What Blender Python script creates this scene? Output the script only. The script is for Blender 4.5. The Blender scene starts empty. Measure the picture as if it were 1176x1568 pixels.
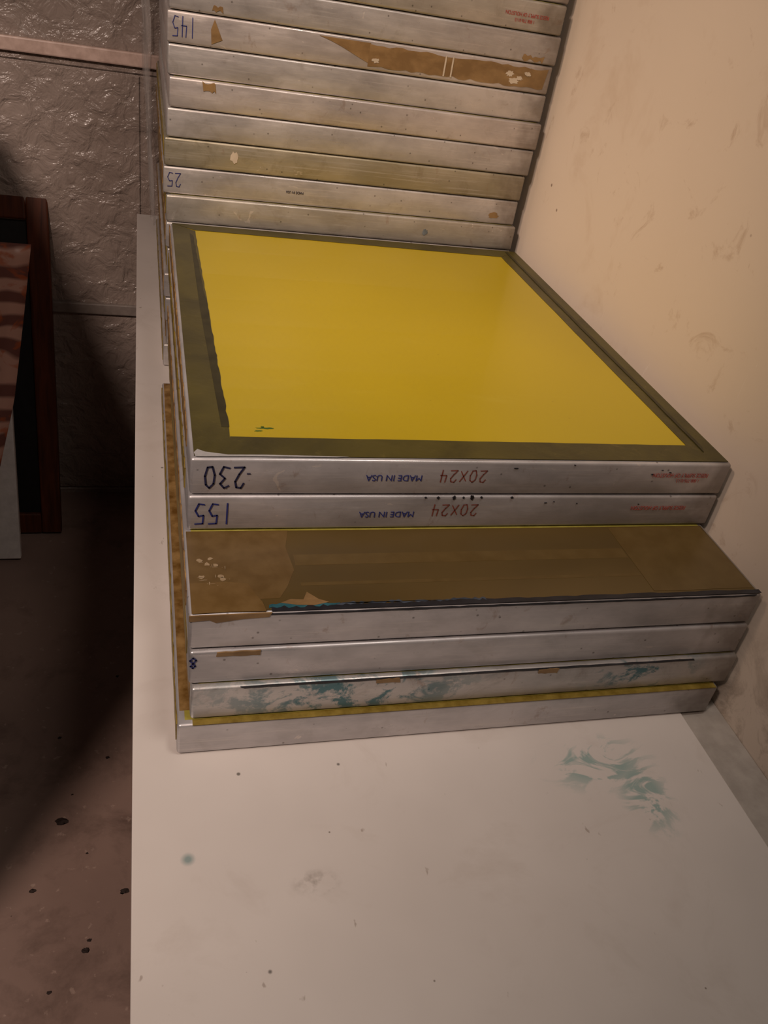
import bpy, bmesh, math, random
from mathutils import Matrix, Vector
random.seed(4)
scene=bpy.context.scene
scene.view_settings.view_transform='Standard'
scene.view_settings.look='None'
T=.03577           # frame pitch in a stack
H=-6*T             # table top (before the final lift)
LIFT=.75-H         # floor ends at z=0
ZF=H-.75
WX=.515; BY=1.372

def s2l(c):
    return tuple(((v/255)/12.92 if v/255<=.04045 else ((v/255+.055)/1.055)**2.4) for v in c)+(1,)

# ---------------------------------------------------------------- materials
class M:
    def __init__(s,name,rough=.6,metal=0.,rand=False,spec=.5):
        s.m=bpy.data.materials.new(name); s.m.use_nodes=True
        s.nt=s.m.node_tree; s.b=s.nt.nodes['Principled BSDF']
        s.b.inputs['Roughness'].default_value=rough
        s.b.inputs['Metallic'].default_value=metal
        s.b.inputs['Specular IOR Level'].default_value=spec
        tc=s.nt.nodes.new('ShaderNodeTexCoord'); s.v=tc.outputs['Object']; s.raw=s.v
        if rand:
            oi=s.nt.nodes.new('ShaderNodeObjectInfo')
            mu=s.nt.nodes.new('ShaderNodeMath'); mu.operation='MULTIPLY'; mu.inputs[1].default_value=37.
            s.nt.links.new(oi.outputs['Random'],mu.inputs[0])
            ad=s.nt.nodes.new('ShaderNodeVectorMath'); ad.operation='ADD'
            s.nt.links.new(s.v,ad.inputs[0]); s.nt.links.new(mu.outputs[0],ad.inputs[1]); s.v=ad.outputs[0]
    def noise(s,scale,detail=4,rough=.6,stretch=(1,1,1),dist=0,off=(0,0,0)):
        mp=s.nt.nodes.new('ShaderNodeMapping'); mp.inputs['Scale'].default_value=stretch; mp.inputs['Location'].default_value=off
        s.nt.links.new(s.v,mp.inputs['Vector'])
        n=s.nt.nodes.new('ShaderNodeTexNoise'); n.inputs['Scale'].default_value=scale
        n.inputs['Detail'].default_value=detail; n.inputs['Roughness'].default_value=rough; n.inputs['Distortion'].default_value=dist
        s.nt.links.new(mp.outputs[0],n.inputs['Vector']); return n.outputs['Fac']
    def voro(s,scale,off=(0,0,0)):
        mp=s.nt.nodes.new('ShaderNodeMapping'); mp.inputs['Location'].default_value=off
        s.nt.links.new(s.v,mp.inputs['Vector'])
        n=s.nt.nodes.new('ShaderNodeTexVoronoi'); n.inputs['Scale'].default_value=scale
        s.nt.links.new(mp.outputs[0],n.inputs['Vector']); return n.outputs['Distance']
    def ramp(s,f,a,b,lo=0.,hi=1.):
        n=s.nt.nodes.new('ShaderNodeMapRange'); n.inputs['From Min'].default_value=a; n.inputs['From Max'].default_value=b
        n.inputs['To Min'].default_value=lo; n.inputs['To Max'].default_value=hi
        s.nt.links.new(f,n.inputs['Value']); return n.outputs[0]
    def axis(s,i):
        n=s.nt.nodes.new('ShaderNodeSeparateXYZ'); s.nt.links.new(s.raw,n.inputs[0]); return n.outputs[i]
    def math(s,op,a,b):
        n=s.nt.nodes.new('ShaderNodeMath'); n.operation=op
        for i,x in enumerate((a,b)):
            if isinstance(x,(int,float)): n.inputs[i].default_value=x
            else: s.nt.links.new(x,n.inputs[i])
        return n.outputs[0]
    def blob(s,c,r,soft=.5):
        n=s.nt.nodes.new('ShaderNodeVectorMath'); n.operation='SUBTRACT'; s.nt.links.new(s.raw,n.inputs[0]); n.inputs[1].default_value=c
        d=s.nt.nodes.new('ShaderNodeVectorMath'); d.operation='DIVIDE'; s.nt.links.new(n.outputs[0],d.inputs[0]); d.inputs[1].default_value=r
        l=s.nt.nodes.new('ShaderNodeVectorMath'); l.operation='LENGTH'; s.nt.links.new(d.outputs[0],l.inputs[0])
        return s.ramp(l.outputs['Value'],1.,soft)
    def mix(s,f,a,b):
        n=s.nt.nodes.new('ShaderNodeMix'); n.data_type='RGBA'
        if isinstance(f,(int,float)): n.inputs[0].default_value=f
        else: s.nt.links.new(f,n.inputs[0])
        for sock,x in ((n.inputs[6],a),(n.inputs[7],b)):
            if isinstance(x,tuple): sock.default_value=s2l(x)
            else: s.nt.links.new(x,sock)
        return n.outputs[2]
    def out(s,c): 
        if isinstance(c,tuple): s.b.inputs['Base Color'].default_value=s2l(c)
        else: s.nt.links.new(c,s.b.inputs['Base Color'])
    def rough(s,f): s.nt.links.new(f,s.b.inputs['Roughness'])
    def bump(s,h,strength=.3,dist=.002):
        n=s.nt.nodes.new('ShaderNodeBump'); n.inputs['Strength'].default_value=strength; n.inputs['Distance'].default_value=dist
        s.nt.links.new(h,n.inputs['Height']); s.nt.links.new(n.outputs[0],s.b.inputs['Normal'])

def flat(name,c,rough=.6,metal=0,var=12):
    m=M(name,rough,metal,True); n=m.noise(60,5)
    d=tuple(max(0,v-var) for v in c); l=tuple(min(255,v+var) for v in c)
    m.out(m.mix(m.ramp(n,.35,.65),d,l)); return m.m

def aluminium(name,a=(150,146,142),b=(182,178,172),stain=(112,98,72),st=.5,olive=0.,teal=None):
    m=M(name,.42,.55,True)
    c=m.mix(m.ramp(m.noise(9,5,.65,(1,1,2)),.35,.65),a,b)
    c=m.mix(m.ramp(m.noise(25,6,.7,(1,1,1),1.,(5,1,2)),.54,.75,0,st),c,stain)
    if olive: c=m.mix(m.ramp(m.noise(5,3,.5,(1,1,1),0,(3,3,3)),.4,.6,0,olive),c,(112,102,56))
    c=m.mix(m.ramp(m.noise(120,4,.6,(.1,.1,4),0,(9,1,2)),.55,.70,0,.3),c,(214,208,202))
    c=m.mix(m.ramp(m.noise(60,3,.6,(.3,1,.5),3,(2,1,2)),.70,.73,0,.5),c,(222,212,202))
    c=m.mix(m.ramp(m.noise(45,5,.7,(1,1,.7),.5,(7,4,2)),.62,.70,0,.4),c,(140,112,92))
    c=m.mix(m.ramp(m.voro(70),.10,.05,0,.6),c,(60,52,42))
    # darker right-hand ends, boundary broken by noise
    c=m.mix(m.ramp(m.math('ADD',m.axis(0),m.ramp(m.noise(30,3),.3,.7,-.02,.02)),.46,.50,0,.6),c,(92,80,66))
    if teal:
        n=m.noise(36,5,.7,(1,1,1.2),.4,(2,7,1))
        msk=m.ramp(n,.49,.57)
        area=None
        for (c0,r0) in teal:
            bb=m.blob(c0,r0,.3); area=bb if area is None else m.math('MAXIMUM',area,bb)
        c=m.mix(m.math('MULTIPLY',m.math('MULTIPLY',msk,area),.85),c,(40,104,114))
    m.out(c); m.rough(m.ramp(m.noise(20,5,.6,(.6,1,3)),.3,.7,.24,.54))
    m.bump(m.noise(60,4,.6,(.5,1,2)),.3,.0008)
    return m.m

ALU=[aluminium('aluminium_worn_a',(164,159,157),(196,191,188),st=.3),
     aluminium('aluminium_worn_b',(160,154,146),(188,182,173),(122,108,80),.4,.12),
     aluminium('aluminium_worn_c',(168,160,157),(198,190,186),(138,120,104),.35),
     aluminium('aluminium_olive',(154,147,129),(176,167,147),(112,100,66),.5,.35)]
ALU_C=aluminium('aluminium_inked',(160,157,157),(192,188,185),(110,100,85),.4,0,[((.13,0,.018),(.15,.08,.04)),((.41,0,.02),(.07,.08,.04))])
ALU_CL=aluminium('aluminium_clean',(166,163,164),(198,194,195),(124,116,104),.2)

SCR=flat('screen_fabric',(150,140,60),.5)
TAN=M('amber_packing_tape',.3,0,True)
_c=TAN.mix(TAN.ramp(TAN.noise(8,4,.5,(.5,1,1),.3),.35,.68),(72,57,28),(88,70,35)); TAN.out(_c); TAN.bump(TAN.noise(14,3,.5,(.5,1,1)),.3,.0015); TAN=TAN.m
TAN2=flat('amber_tape_overlap',(86,68,34),.28,0,4)
TAN3=flat('amber_tape_tan',(92,71,38),.3,0,6)
TANP=M('peeling_tape',.5,0,True)
TANP.out(TANP.mix(TANP.ramp(TANP.noise(45,5,.6,(.6,1,1),.3),.4,.65),(110,84,50),(134,106,68))); TANP=TANP.m
TAN4=flat('amber_tape_double',(100,77,42),.3,0,6)
BLK=flat('dark_ink',(26,26,32),.4,0,8)
TEAL=flat('teal_ink',(30,78,88),.4,0,14)
GBL=flat('grey_blue_ink',(58,66,78),.4,0,16)
WHT=flat('white_residue',(180,166,146),.6,0,10)
SCR_W=flat('faint_scratch',(142,122,94),.6,0,10)
BLUE=flat('blue_marker',(34,42,104),.5,0,6)
NAVY=flat('navy_marker',(28,30,62),.5,0,6)
RED=flat('red_print',(165,72,62),.5,0,8)
REDM=flat('red_marker',(120,52,38),.5,0,8)

# ---------------------------------------------------------------- mesh helpers
def obj(name,verts,faces,mat,parent=None,loc=(0,0,0)):
    me=bpy.data.meshes.new(name); me.from_pydata([tuple(v) for v in verts],[],faces); me.update()
    o=bpy.data.objects.new(name,me); scene.collection.objects.link(o); o.location=loc
    if mat: me.materials.append(mat)
    if parent: o.parent=parent
    return o
def empty(name,loc=(0,0,0)):
    o=bpy.data.objects.new(name,None); scene.collection.objects.link(o); o.location=loc; o.empty_display_size=.05; return o
def box(name,a,b,mat,parent=None,bev=0,seg=2,loc=(0,0,0)):
    x0,y0,z0=a;x1,y1,z1=b
    v=[(x0,y0,z0),(x1,y0,z0),(x1,y1,z0),(x0,y1,z0),(x0,y0,z1),(x1,y0,z1),(x1,y1,z1),(x0,y1,z1)]
    f=[(0,3,2,1),(4,5,6,7),(0,1,5,4),(1,2,6,5),(2,3,7,6),(3,0,4,7)]
    o=obj(name,v,f,mat,parent,loc)
    if bev:
        md=o.modifiers.new('b','BEVEL'); md.width=bev; md.segments=seg; md.limit_method='ANGLE'
    return o
def smooth(o):
    for p in o.data.polygons: p.use_smooth=True
def prism(name,pts,axis,lo,hi,mat,parent=None):
    """polygon pts (2D) extruded along axis between lo and hi"""
    def P(p,h):
        return (p[0],p[1],h) if axis=='z' else ((p[0],h,p[1]) if axis=='y' else (h,p[0],p[1]))
    n=len(pts); v=[P(p,lo) for p in pts]+[P(p,hi) for p in pts]
    f=[tuple(range(n))[::-1],tuple(range(n,2*n))]+[(i,(i+1)%n,n+(i+1)%n,n+i) for i in range(n)]
    o=obj(name,v,f,mat,parent)
    bm=bmesh.new(); bm.from_mesh(o.data); bmesh.ops.recalc_face_normals(bm,faces=bm.faces); bm.to_mesh(o.data); bm.free()
    return o
def ragged(x0,x1,z0,z1,n=14,amp=.002,seed=0,top=True,bot=True,sides=.002):
    r=random.Random(seed); p=[]
    for i in range(n+1):
        p.append((x0+(x1-x0)*i/n+(r.uniform(-1,1)*sides if i in(0,n) else 0), z0+(r.uniform(0,amp) if bot else 0)))
    for i in range(n,-1,-1):
        p.append((x0+(x1-x0)*i/n+(r.uniform(-1,1)*sides if i in(0,n) else 0), z1-(r.uniform(0,amp) if top else 0)))
    return p
# upside-down writing on a face that looks towards -y
FW=Matrix(((-1,0,0,0),(0,0,-1,0),(0,-1,0,0),(0,0,0,1)))
def text(name,s,cx,z,size,mat,parent,y=-.0006,sx=1.):
    cu=bpy.data.curves.new(name,'FONT'); cu.body=s; cu.size=size; cu.align_x='CENTER'; cu.align_y='CENTER'; cu.extrude=.0001
    to=bpy.data.objects.new(name+'_tmp',cu); scene.collection.objects.link(to)
    bpy.context.view_layer.update()
    me=bpy.data.meshes.new_from_object(to.evaluated_get(bpy.context.evaluated_depsgraph_get()))
    bpy.data.objects.remove(to)
    me.transform(Matrix.Translation((cx,y,z))@FW@Matrix.Diagonal((sx,1,1,1)))
    me.materials.clear(); me.materials.append(mat)
    o=bpy.data.objects.new(name,me); scene.collection.objects.link(o); o.parent=parent; return o
G={'0':[[(.5,1),(.15,.8),(.08,.4),(.3,.02),(.7,.05),(.9,.45),(.8,.85),(.5,1)]],
 '1':[[(.5,1),(.5,0)]],
 '2':[[(.08,.78),(.3,1),(.7,.97),(.82,.7),(.5,.35),(.08,.03),(.95,.05)]],
 '3':[[(.1,.9),(.5,1),(.85,.8),(.45,.55),(.9,.35),(.6,.02),(.08,.08)]],
 '4':[[(.2,1),(.12,.45),(.9,.45)],[(.75,1),(.7,0)]],
 '5':[[(.9,1),(.2,.98),(.15,.58),(.6,.62),(.9,.35),(.6,.02),(.1,.06)]],
 '8':[[(.5,.55),(.2,.8),(.5,1),(.8,.8),(.5,.55),(.1,.25),(.5,0),(.9,.25),(.5,.55)]],
 'X':[[(.1,.9),(.9,.1)],[(.85,.95),(.1,.05)]],'-':[[(.1,.5),(.9,.5)]]}
def hand(name,s,cx,z,h,w,mat,parent,th=.0011,y=-.0006,gap=.25):
    V=[];F=[]; n=len(s); tot=n*w+(n-1)*w*gap; x=-tot/2
    for ch in s:
        for st in G.get(ch,[]):
            pts=[(x+p[0]*w,(p[1]-.5)*h) for p in st]
            for a,b in zip(pts[:-1],pts[1:]):
                d=Vector((b[0]-a[0],b[1]-a[1])); L=d.length or 1e-6; d/=L; nx,ny=-d[1]*th/2,d[0]*th/2
                ax,ay=a[0]-d[0]*th*.3,a[1]-d[1]*th*.3; bx,by=b[0]+d[0]*th*.3,b[1]+d[1]*th*.3
                k=len(V)
                for q in ((ax+nx,ay+ny),(ax-nx,ay-ny),(bx-nx,by-ny),(bx+nx,by+ny)): V.append((q[0],q[1],0))
                F.append((k,k+1,k+2,k+3))
        x+=w*(1+gap)
    o=obj(name,V,F,mat,parent); o.data.transform(Matrix.Translation((cx,y,z))@FW); return o

# ---------------------------------------------------------------- screen printing frame
FWD,FDP,FT,BAR=.508,.6,.0347,.038
def frame(mat,loc,w=FWD,d=FDP,fabric=SCR):
    vs=[];fs=[]
    for z in (0,FT):
        for a in (0,BAR):
            vs+= [(a,a,z),(w-a,a,z),(w-a,d-a,z),(a,d-a,z)]
    for i in range(4):
        j=(i+1)%4
        fs+=[(i,j,8+j,8+i),(4+j,4+i,12+i,12+j),(8+i,8+j,12+j,12+i),(j,i,4+i,4+j)]
    o=obj('screen_printing_frame',vs,fs,mat,None,loc)
    md=o.modifiers.new('b','BEVEL'); md.width=.0028; md.segments=3; md.limit_method='ANGLE'; md.angle_limit=.5
    smooth(o)
    e=.006
    box('mesh_fabric',(e,e,FT),(w-e,d-e,FT+.0003),fabric,o)
    return o

# --- front stack (six frames) ---
fr={}
front=[('D',-5,(-.011,-.118),ALU_CL),('C',-4,(-.001,-.113),ALU_C),('B',-3,(-.003,-.1085),ALU_CL),('A',-2,(-.004,-.106),ALU_CL),('155',-1,(-.001,-.001),ALU_CL),('230',0,(0,0),ALU_CL)]
for n,k,(x,y),m in front:
    fr[n]=frame(m,(x,y,(k-1)*T+.0006),d=.598)
fa,fb,fc,fd,f1,f2=[fr[k] for k in ('A','B','C','D','155','230')]

# yellow emulsion + olive taped border on the uppermost front frame
YEL=M('yellow_emulsion',.38,0)
y1=YEL.mix(YEL.ramp(YEL.noise(3,2,.5),.3,.7),(164,142,2),(174,151,5))
y1=YEL.mix(YEL.ramp(YEL.noise(5,5,.7,(1,6,1),.5,(3,1,1)),.62,.8,0,.12),y1,(200,186,90))
y1=YEL.mix(YEL.ramp(YEL.voro(26),.035,.02,0,.35),y1,(120,100,20))
YEL.out(y1); YEL.bump(YEL.noise(2.2,2,.5),.5,.006); YEL.b.inputs['Coat Weight'].default_value=.1; YEL=YEL.m
OLV=M('olive_border',.42,0)
oc=OLV.mix(OLV.ramp(OLV.noise(12,5,.65,(1,1,1),.6),.35,.65),(52,46,10),(74,66,20))
oc=OLV.mix(OLV.ramp(OLV.noise(40,6,.7,(1,1,1),1.5,(4,4,4)),.6,.75,0,.4),oc,(116,102,52))
OLV.out(oc); OLV.bump(OLV.noise(30,4,.6,(1,1,1),1.),.35,.0012); OLV=OLV.m
OLD=flat('olive_border_dark',(42,37,10),.5,0,8)
tz=FT+.0003
box('yellow_emulsion',(.022,.022,tz),(FWD-.022,.59,tz+.0002),YEL,f2)
def wob(a,b,n,amp,seed):
    r=random.Random(seed); return [(a[0]+(b[0]-a[0])*i/n+r.uniform(-amp,amp)*(a[0]==b[0] or abs(b[1]-a[1])>abs(b[0]-a[0])),a[1]+(b[1]-a[1])*i/n+r.uniform(-amp,amp)*(abs(b[1]-a[1])<abs(b[0]-a[0]))) for i in range(n+1)]
t1,t2=tz+.0002,tz+.0006
prism('tape_border_left',[(.003,.004),(.034,.030)]+wob((.034,.033),(.032,.57),40,.0005,1)+[(.003,.596)],'z',t1,t2,OLV,f2)
prism('tape_border_right',[(FWD-.003,.004),(FWD-.003,.596)]+wob((.472,.57),(.475,.033),20,.0004,2)+[(.474,.030)],'z',t1,t2,OLV,f2)
prism('tape_border_front',[(.003,.004),(FWD-.003,.004),(.4745,.0328)]+wob((.4745,.033),(.034,.034),24,.0003,3)+[(.034,.0328)],'z',t1+.0001,t2+.0002,OLV,f2)
prism('tape_border_back',[(.003,.596),(.032,.573)]+wob((.032,.574),(.472,.567),20,.0003,4)+[(FWD-.003,.596)],'z',t1+.0001,t2+.0002,OLV,f2)
prism('dark_tape_strip',[(.028,.05)]+wob((.0345,.05),(.0325,.33),30,.0007,5)+wob((.0315,.34),(.0285,.55),20,.0006,6)+[(.0245,.56),(.024,.3)],'z',t2,t2+.0002,OLD,f2)
prism('tape_ridge',[(.487,.02)]+wob((.4875,.03),(.4865,.59),16,.0004,8)+[(.4905,.59)]+wob((.4905,.58),(.4915,.03),16,.0004,9),'z',t2,t2+.0008,OLD,f2)
def splat(name,c,r,mat,parent,axis,lo,hi,seed,n=18,sx=1.,sy=1.):
    q=random.Random(seed); pts=[]
    for i in range(n):
        a=2*math.pi*i/n; rr=r*q.uniform(.55,1.1); pts.append((c[0]+sx*rr*math.cos(a),c[1]+sy*rr*math.sin(a)))
    return prism(name,pts,axis,lo,hi,mat,parent)
DG=flat('dark_green_ink',(60,88,26),.5,0,8)
splat('ink_smear',(.066,.050),.0048,DG,f2,'z',t1,t1+.0002,3,22,1.8,.35)
splat('ink_smear_small',(.059,.045),.0026,DG,f2,'z',t1,t1+.0002,5,14,1.5,.4)
splat('ink_dot',(.063,.052),.0016,DG,f2,'z',t1,t1+.0002,6,14,1,1)
# silver wear on the near corners
WN=flat('bare_bright_aluminium',(200,200,202),.3,.6,10)
prism('bare_edge_wear',[(.004,.002),(.012,.002),(.05,.003),(.12,.0028),(.13,.004),(.06,.0055),(.03,.005),(.012,.009),(.006,.013),(.003,.008)],'z',t2+.0002,t2+.0004,WN,f2)

hand('handwritten_230','230',.0275,.0175,.021,.0095,NAVY,f2,.0016)
hand('handwritten_tick','-',.047,.021,.01,.003,NAVY,f2,.0012)
text('made_in_usa_print','MADE IN USA',.172,.018,.0088,BLUE,f2,sx=.95)
hand('handwritten_20x24','20X24',.235,.020,.0125,.0074,REDM,f2,.0009)
text('supplier_print','REECE SUPPLY OF HOUSTON',.455,.0225,.0064,RED,f2,sx=.72)
text('supplier_number_print','1 800 776 0113',.465,.0165,.0050,RED,f2,sx=.8)
hand('handwritten_155','155',.021,.0175,.021,.0090,BLUE,f1,.0014)
text('made_in_usa_print','MADE IN USA',.172,.016,.0088,BLUE,f1,sx=.95)
hand('handwritten_20x24','20X24',.235,.020,.0125,.0074,REDM,f1,.0009)
text('supplier_print','REECE SUPPLY OF HOUSTON',.445,.0215,.0064,RED,f1,sx=.72)
for i,(x,r,h) in enumerate(((.217,.0016,.9),(.232,.0019,1.3),(.241,.0013,.8),(.249,.0019,1.4),(.258,.0012,1.0),(.288,.0015,.7),(.205,.0012,.6))): splat('ink_drip',(x,.0335),r,BLK,f1,'y',-.0008,0.0002,30+i,14,1.,h)
for i in range(9):
    q=random.Random(70+i); splat('ink_speck',(q.uniform(.27,.46),q.uniform(.022,.033)),.0009,BLK,f1 if i%2 else f2,'y',-.0006,0.0001,80+i,8,q.uniform(1,3),.6)

# frame A : amber tape over the exposed top, inked edge
box('amber_tape_top',(.002,.003,FT+.0003),(.504,.104,FT+.0006),TAN,fa)
box('tape_strip',(.088,.056,FT+.0006),(.398,.070,FT+.0007),TAN2,fa)
box('tape_strip',(.089,.030,FT+.0006),(.398,.034,FT+.0007),TAN2,fa)
prism('tape_patch_left',[(.002,.014),(.070,.016),(.078,.030),(.086,.05),(.083,.08),(.088,.104),(.002,.104)],'z',FT+.0006,FT+.0008,TAN3,fa)
prism('tape_patch_left_lower',[(.002,.001),(.03,.002),(.058,.001),(.056,.012),(.052,.02),(.047,.034),(.030,.037),(.002,.036)],'z',FT+.0008,FT+.0011,TAN4,fa)
prism('tape_patch_right',ragged(.400,.502,.008,.103,10,.001,12,sides=.001),'z',FT+.0006,FT+.0009,TAN2,fa)
for i in range(22):
    q=random.Random(200+i); x=q.uniform(.010,.034); y=.032+q.uniform(0,.035)
    splat('faint_scratch',(x,y),.0020,SCR_W,fa,'z',FT+.0007,FT+.00125,210+i,8,q.choice((1.4,.2)),q.choice((.10,1.2)))
prism('ink_edge',[(.062,.001),(.507,.001),(.507,.006)]+[(.507-.445*i/60,.0055+random.uniform(0,.0015)) for i in range(61)],'z',FT+.0006,FT+.00095,BLK,fa)
prism('teal_ink_smear',ragged(.060,.115,.0035,.0105,18,.0035,50,sides=.002),'z',FT+.0009,FT+.00105,TEAL,fa)
prism('ink_smear_grey',ragged(.115,.24,.0045,.0095,40,.0028,51,sides=.004),'z',FT+.0009,FT+.00105,GBL,fa)
prism('torn_tape_bit',[(.070,.010),(.082,.007),(.096,.006),(.108,.009),(.100,.013),(.092,.022),(.088,.013),(.078,.014)],'z',FT+.0010,FT+.0012,TANP,fa)
prism('tape_overhang',[(.0,.0345),(0,.029),(.015,.030),(.02,.027),(.04,.030),(.06,.031),(.062,.0352)],'y',-.0006,.0006,TANP,fa)
prism('ink_line',ragged(.062,.50,.0322,.0345,60,.0007,13),'y',-.0004,.0004,BLK,fa)
prism('tape_piece',ragged(.022,.054,.029,.0345,6,.001,14),'y',-.0006,.0006,TANP,fb)
hand('blue_mark','8',.003,.024,.011,.006,BLUE,fb,.0015)
prism('ink_gap_line',ragged(.04,.46,.0328,.0352,60,.0006,15),'y',-.0005,.0005,BLK,fc)
prism('tape_piece',ragged(.152,.172,.029,.0350,6,.0015,16),'y',-.0009,-.0002,TANP,fc)
prism('tape_piece',ragged(.300,.320,.028,.0350,6,.0015,17),'y',-.0009,-.0002,TANP,fc)
YT=flat('yellow_stained_tape',(118,98,32),.45,0,18)
box('yellow_tape_lip',(.012,-.0002,FT-.0005),(.505,.008,FT+.0002),YT,fd)
LT=flat('stained_side_tape',(120,90,44),.45,0,26)
box('amber_tape_flank_top',(.0022,.016,FT-.0002),(.012,.594,FT+.0004),LT,fd)
for i,f in enumerate((fd,fc,fb,fa,f1,f2)):
    prism('side_tape',[(p[0],p[1]) for p in ragged(.004+.01*i,.594,.008,.034,60,.006,20+i)],'x',-.0009,.0002,YT if i%2==0 else LT,f)

# --- rear stack ---
N=12
dx=[0,-.004,-.003,0,.002,.0,-.001,.001,-.002,.0,.001,0]
rear={}
mats=[1,0,3,0,2,0,2,0,1,2,0,1]
for k in range(-6,N):
    x=-.005+(dx[k] if k>=0 else .002*((k*5)%3-1)); y=.6016+(.0012*((k*7)%4) if k>0 else 0)
    rear[k]=frame(ALU[mats[k] if k>=0 else 0],(x,y,(k)*T+.0006),w=.505)
    if k<3: prism('side_tape',ragged(.004,.594,.008,.034,60,.006,120+k),'x',-.0009,.0002,YT if k%2==0 else LT,rear[k])
def patch(k,x0,x1,z0,z1,mat,seed,n=10,amp=.004,lift=0,**kw):
    prism('tape_patch',ragged(x0,x1,z0,z1,n,amp,seed,**kw),'y',-.0007-lift,.0001-lift,mat,rear[k])
patch(6,.252,.497,.004,.031,TANP,31,30,.003)
prism('tape_patch',[(.185,.031),(.20,.027),(.215,.022),(.24,.012),(.251,.008),(.251,.031)],'y',-.0006,.0001,TANP,rear[6])
for xx in (.352,.362): patch(6,xx,xx+.0020,.005,.030,WHT,39,3,.001,.0007,sides=0)
for i,(a,b,r) in enumerate([(.445,.020,.005),(.452,.012,.006),(.46,.016,.004),(.26,.012,.004),(.47,.022,.004)]):
    splat('torn_residue',(a,b),r,WHT,rear[6],'y',-.0010-.0001*i,-.0007,77+i,20,1.3,.8)
prism('tape_patch',[(.053,.004),(.066,.010),(.064,.014),(.056,.031),(.052,.02)],'y',-.0007,.0001,TANP,rear[6])
patch(7,.050,.062,.002,.012,TANP,33,5,.004)
patch(7,.455,.485,.001,.010,TANP,40,8,.004)
patch(4,.042,.058,.020,.034,TANP,34,6,.004)
splat('torn_residue',(.090,.018),.008,WHT,rear[2],'y',-.0007,.0001,35,16,.7,1)
splat('torn_residue',(.470,.012),.008,TANP,rear[1],'y',-.0007,.0001,37,16,1.2,.6)
splat('ink_stain',(.365,.016),.005,flat('grey_blue_stain',(96,102,104),.5),rear[0],'y',-.0005,.0001,38)
hand('handwritten_145','145',.020,.0185,.022,.008,BLUE,rear[6],.0009)
hand('handwritten_25','25',.014,.0185,.018,.008,BLUE,rear[1],.0009)
text('supplier_print','REECE SUPPLY OF HOUSTON',.452,.018,.0062,RED,rear[8],sx=.75)
text('supplier_number_print','1 800 776 0113',.45,.011,.0055,RED,rear[8],sx=.8)
text('faint_print','MADE IN USA',.175,.017,.0050,NAVY,rear[1],sx=.8)

# ---------------------------------------------------------------- table
TB=M('worn_white_laminate',.38,0)
c=TB.mix(TB.ramp(TB.noise(3,4,.6),.3,.7),(194,186,180),(208,200,194))
c=TB.mix(TB.ramp(TB.noise(10,6,.7,(1,1,1),.6,(2,2,2)),.55,.8,0,.35),c,(164,150,138))
c=TB.mix(TB.ramp(TB.voro(17),.035,.018,0,.8),c,(66,58,50))
c=TB.mix(TB.ramp(TB.voro(31,(3,1,0)),.03,.015,0,.7),c,(80,64,46))
c=TB.mix(TB.ramp(TB.noise(90,3,.6,(1,.5,1),0,(6,1,0)),.72,.76,0,.5),c,(120,100,84))
n=TB.noise(20,4,.6,(1,1.6,1),1.6,(1,5,0))
area=TB.math('MAXIMUM',TB.blob((.355,-.165,H),(.065,.035,.05),.4),TB.blob((.385,-.20,H),(.03,.05,.05),.4))
c=TB.mix(TB.math('MULTIPLY',TB.math('MULTIPLY',TB.ramp(n,.51,.58),area),.6),c,(78,136,132))
c=TB.mix(TB.math('MULTIPLY',TB.blob((-.006,-.214,H),(.006,.006,.05),.3),.7),c,(86,122,122))
c=TB.mix(TB.math('MULTIPLY',TB.math('MULTIPLY',TB.blob((.085,-.245,H),(.02,.012,.05),.1),TB.ramp(TB.noise(70,3),.45,.6)),.7),c,(110,98,88))
TB.out(c); TB.rough(TB.ramp(TB.noise(8,4),.3,.7,.3,.5)); TB=TB.m
tbl=empty('work_table',(0,0,0))
box('table_top',(-.046,-1.0,H-.028),(.470,1.335,H),TB,tbl,.0012,2)
GR=flat('grey_painted_board',(160,152,144),.5,0,8)
LG=flat('painted_table_leg',(70,60,54),.6,0,10)
for x in (.06,.40):
    for y in (-.94,1.24): box('leg',(x,y,ZF),(x+.045,y+.045,H-.028),LG,tbl,.003)
box('apron',(.05,-.95,H-.10),(.455,-.93,H-.028),LG,tbl,.002)
box('apron_back',(.05,1.24,H-.10),(.455,1.26,H-.028),LG,tbl,.002)
box('apron_side',(.05,-.95,H-.10),(.07,1.26,H-.028),LG,tbl,.002)
prism('filler_strip',[(.470,H-.03),(.5145,H-.03),(.5145,H-.002),(.470,H-.003)],'y',-1.0,1.33,GR,tbl)

# ---------------------------------------------------------------- room
WR=M('cream_painted_wall',.42,0)
c=WR.mix(WR.ramp(WR.noise(1.6,3,.5),.3,.7),(216,200,184),(226,211,195))
c=WR.mix(WR.ramp(WR.noise(7,5,.65,(1,1,1),.5,(1,2,7)),.56,.8,0,.5),c,(182,152,122))
c=WR.mix(WR.ramp(WR.noise(16,6,.7,(1,1,1),1.,(5,2,3)),.60,.74,0,.55),c,(156,120,88))
c=WR.mix(WR.ramp(WR.noise(12,5,.7,(1,9,.8),1.2,(7,2,1)),.68,.72,0,.5),c,(242,232,222))
c=WR.mix(WR.ramp(WR.voro(13,(1,4,2)),.035,.02,0,.7),c,(92,56,36))
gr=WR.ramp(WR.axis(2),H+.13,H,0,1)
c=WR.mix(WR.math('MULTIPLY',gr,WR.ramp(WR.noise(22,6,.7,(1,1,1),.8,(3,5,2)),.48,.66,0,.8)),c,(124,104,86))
WR.out(c); WR.bump(WR.noise(11,4,.6),.15,.003); WR=WR.m
BW=M('painted_block_wall',.25,0)
c=BW.mix(BW.ramp(BW.noise(4,4,.6),.3,.7),(144,128,118),(170,153,143))
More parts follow.
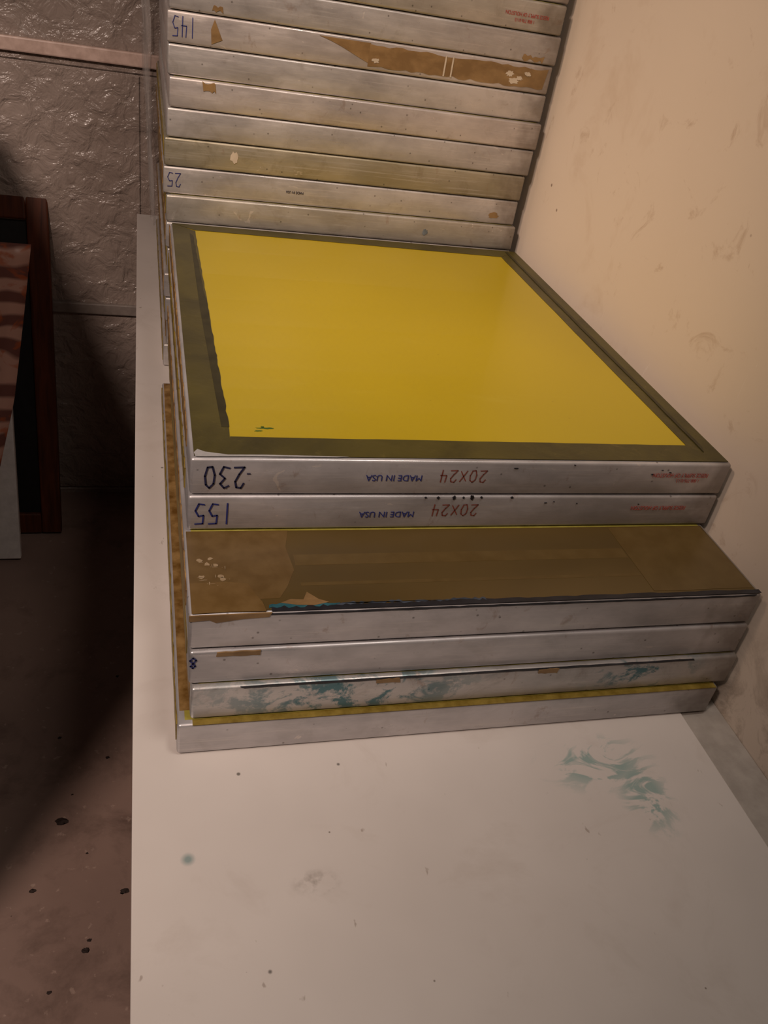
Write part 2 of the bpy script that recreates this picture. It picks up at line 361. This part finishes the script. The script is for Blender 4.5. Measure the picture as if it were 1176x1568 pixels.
c=BW.mix(BW.ramp(BW.noise(26,5,.7,(1,1,1),.6,(2,2,1)),.6,.75,0,.4),c,(104,88,78))
BW.out(c)
br=BW.nt.nodes.new('ShaderNodeTexBrick'); br.inputs['Scale'].default_value=1.; br.inputs['Brick Width'].default_value=.8; br.inputs['Row Height'].default_value=.5
br.inputs['Mortar Size'].default_value=.004; br.inputs['Mortar Smooth'].default_value=1.
cb=BW.nt.nodes.new('ShaderNodeCombineXYZ'); sp=BW.nt.nodes.new('ShaderNodeSeparateXYZ'); BW.nt.links.new(BW.raw,sp.inputs[0])
ax=BW.math('ADD',sp.outputs[0],.437); az=BW.math('ADD',sp.outputs[2],.45)
BW.nt.links.new(ax,cb.inputs[0]); BW.nt.links.new(az,cb.inputs[1]); BW.nt.links.new(cb.outputs[0],br.inputs['Vector'])
hgt=BW.math('SUBTRACT',BW.math('MULTIPLY',BW.noise(26,4,.55,(1,1,1),.5),1.7),BW.math('MULTIPLY',br.outputs['Fac'],.4))
BW.bump(hgt,.85,.010); BW=BW.m
FL=M('dirty_concrete_floor',.5,0)
c=FL.mix(FL.ramp(FL.noise(3,4,.5),.3,.7),(130,107,97),(154,128,116))
c=FL.mix(FL.ramp(FL.noise(9,6,.7,(1,1,1),.3,(3,3,3)),.50,.75,0,.6),c,(72,54,46))
c=FL.mix(FL.ramp(FL.voro(24),.03,.02,0,.7),c,(46,30,24))
c=FL.mix(FL.ramp(FL.noise(60,4,.6,(1,1,1),0,(1,3,1)),.64,.7,0,.5),c,(180,156,142))
FL.out(c); FL.bump(FL.noise(30,4),.2,.002); FL=FL.m
CE=flat('dull_room_paint',(90,80,72),.8,0,6)
X0,Y0,ZC=-2.4,-2.4,ZF+2.6
box('floor',(X0-.1,Y0-.1,ZF-.1),(WX+.1,BY+.1,ZF),FL)
box('ceiling',(X0-.1,Y0-.1,ZC),(WX+.1,BY+.1,ZC+.1),CE)
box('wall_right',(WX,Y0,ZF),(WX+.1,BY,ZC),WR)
box('wall_back',(X0,BY,ZF),(WX+.1,BY+.1,ZC),BW)
box('wall_left',(X0-.1,Y0,ZF),(X0,BY+.1,ZC),CE)
box('wall_front',(X0-.1,Y0-.1,ZF),(WX+.1,Y0,ZC),CE)
PK=flat('pinkish_trim_paint',(206,178,164),.35,0,12)
box('trim_1',(X0,BY-.012,.066),(WX-.001,BY,.092),PK,None,.003)
GL=flat('grey_ledge_paint',(140,128,120),.4,0,8)
box('trim_2',(X0,BY-.010,-.462),(WX-.001,BY,-.436),GL,None,.003)

# floor debris
DB=flat('dark_debris',(40,26,20),.8,0,6)
deb=empty('floor_debris',(0,0,ZF))
for i,(x,y,r) in enumerate([(-.174,.366,.008),(-.07,.224,.006),(-.125,.135,.005),(-.209,.243,.004),(-.172,.08,.003),(-.103,.495,.003),(-.13,.30,.002),(-.16,.42,.002),(-.12,.15,.003),(-.19,.55,.003),(-.09,.7,.003)]):
    bm=bmesh.new(); bmesh.ops.create_icosphere(bm,subdivisions=2,radius=r)
    q=random.Random(i)
    for v in bm.verts: v.co*=q.uniform(.5,1.2); v.co.z=max(0,v.co.z*.5); v.co.x*=1.3
    me=bpy.data.meshes.new('crumb'); bm.to_mesh(me); bm.free(); me.materials.append(DB)
    o=bpy.data.objects.new('crumb',me); scene.collection.objects.link(o); o.location=(x,y,0); o.parent=deb

# unseen cabinet shape added to keep room_lamp off the floor and back wall
CB=flat('light_blocker_grey',(84,80,76),.45,.1,5)
blocker=empty('cabinet_light_blocker',(0,0,ZF))
hc=1.10; cy=-.02
box('blocker_body',(-1.0,cy,.05),(-.425,.98,hc),CB,blocker,.004)
box('blocker_plinth',(-.98,cy+.02,0),(-.45,.96,.05),DB,blocker)
box('top',(-1.01,cy-.01,hc),(-.418,.985,hc+.02),CB,blocker,.003)
for i in range(2): box('blocker_door',(-.985+.285*i,cy-.008,.07),(-.710+.285*i-.004,cy,hc-.02),CB,blocker,.002)
for i in range(2): box('blocker_handle',(-.74+.05*i,cy-.025,.55),(-.73+.05*i,cy-.008,.68),WN,blocker,.002)

# ---------------------------------------------------------------- leaning things on the left
WD=M('dark_red_brown_wood',.4,0)
WD.out(WD.mix(WD.ramp(WD.noise(14,5,.6,(6,6,.6),.6),.3,.7),(60,26,12),(104,50,24))); WD=WD.m
DK=flat('dark_backing',(22,18,18),.5,0,5)
lean=math.atan(.25)
def leaning(name,y,z=ZF):
    e=empty(name,(0,y,z)); e.rotation_euler=(-lean,0,0); return e
pf=leaning('wooden_picture_frame',1.185,ZF+.006)
Lh=.775
for nm,a,b in (('stile_right',(-.274,0,0),(-.229,.022,Lh)),('stile_left',(-.90,0,0),(-.855,.022,Lh)),('rail_top',(-.855,0,Lh-.05),(-.274,.022,Lh)),('rail_bottom',(-.855,0,0),(-.274,.022,.05))):
    box(nm,a,b,WD,pf,.004,3)
box('backing_panel',(-.855,.012,.05),(-.274,.018,Lh-.05),DK,pf)
cv=leaning('stretched_canvas',1.085,ZF+.006)
CV=flat('white_primed_canvas',(226,216,210),.7,0,8)
box('canvas_face',(-.86,0,0),(-.311,.020,.60),CV,cv,.003,3)
AR=M('painted_artwork',.4,0)
w=AR.nt.nodes.new('ShaderNodeTexWave'); w.wave_type='RINGS'; w.inputs['Scale'].default_value=6; w.inputs['Distortion'].default_value=5; w.inputs['Detail'].default_value=2
mp=AR.nt.nodes.new('ShaderNodeMapping'); mp.inputs['Location'].default_value=(.42,0,-.45); AR.nt.links.new(AR.raw,mp.inputs['Vector']); AR.nt.links.new(mp.outputs[0],w.inputs['Vector'])
c=AR.mix(AR.ramp(w.outputs['Fac'],.3,.7),(130,82,72),(220,166,146))
c=AR.mix(AR.ramp(AR.noise(16,3,.5,(1,1,1),1.5),.55,.62,0,.7),c,(200,100,56)); AR.out(c); AR=AR.m
V=[];F=[];nx,nz=14,20
for j in range(nz+1):
    t=j/nz; z=.18+t*.53
    xr=-.352+.050*min(1,t/.38)+ (0.050*max(0,(t-.38)/.62))
    for i in range(nx+1):
        u=i/nx; V.append((xr-.48*u,-.010-.006*math.sin(t*7+u*4)-.012*(1-u)**4,z))
for j in range(nz):
    for i in range(nx):
        a=j*(nx+1)+i; F.append((a,a+1,a+nx+2,a+nx+1))
ar=obj('art_print',V,F,AR,cv); smooth(ar)
md=ar.modifiers.new('s','SOLIDIFY'); md.thickness=.0015
# clear plastic dust sheet hanging beside the rear stack
PL=M('clear_plastic',.10,0); PL.out((244,236,230)); PL.b.inputs['Alpha'].default_value=.28; PL=PL.m
V=[];F=[];n=40
for j in range(n+1):
    z=-.2+j/n*.9; s=j/n
    for i in range(13):
        V.append((-.014-.026*s-.0018*i*s+.0035*math.sin(j*.5+i*1.1)+.003*math.sin(i*2.3+s*3),1.215+i*.011,z))
for j in range(n):
    for i in range(12):
        a=j*13+i; F.append((a,a+1,a+14,a+13))
ps=obj('clear_plastic_sheet',V,F,PL); smooth(ps)

# ---------------------------------------------------------------- lights
def area(name,loc,size,power,col,target):
    l=bpy.data.lights.new(name,'AREA'); l.shape='DISK'; l.size=size; l.energy=power; l.color=col
    o=bpy.data.objects.new(name,l); scene.collection.objects.link(o); o.location=loc
    o.rotation_euler=(Vector(target)-Vector(loc)).to_track_quat('-Z','Y').to_euler(); return o
def spot(name,loc,power,col,ang,blend,soft,target):
    l=bpy.data.lights.new(name,'SPOT'); l.energy=power; l.color=col; l.spot_size=math.radians(ang); l.spot_blend=blend; l.shadow_soft_size=soft
    o=bpy.data.objects.new(name,l); scene.collection.objects.link(o); o.location=loc
    o.rotation_euler=(Vector(target)-Vector(loc)).to_track_quat('-Z','Y').to_euler(); return o
area('ceiling_lamp',(.27,-.25,1.25),.25,4.6,(1,.89,.80),(.27,-.1,0))
spot('room_lamp',(-1.0,-.9,1.4),135,(1,.79,.68),64,.8,.12,(-.35,.6,-.4))
spot('warm_spot_lamp',(-.40,.0,.95),28,(1,.73,.54),58,1.,.08,(.515,.47,.04))
w=bpy.data.worlds.new('world'); scene.world=w; w.use_nodes=True
w.node_tree.nodes['Background'].inputs[0].default_value=(.9,.85,.8,1); w.node_tree.nodes['Background'].inputs[1].default_value=.2

# ---------------------------------------------------------------- camera
cam=bpy.data.cameras.new('camera'); co=bpy.data.objects.new('camera',cam); scene.collection.objects.link(co)
R=[[0.962,-0.22544,0.15407],[-0.00563,-0.5805,-0.81424],[0.273,0.78243,-0.55971]]
m=Matrix(((R[0][0],-R[1][0],-R[2][0],0),(R[0][1],-R[1][1],-R[2][1],0),(R[0][2],-R[1][2],-R[2][2],0),(0,0,0,1)))
co.matrix_world=Matrix.Translation((-.03608,-.58675,.366))@m
cam.sensor_fit='AUTO'; cam.sensor_width=36; cam.lens=1830.36/2212*36; cam.clip_start=.02
scene.camera=co
for o in list(scene.objects):
    if o.parent is None: o.location.z+=LIFT
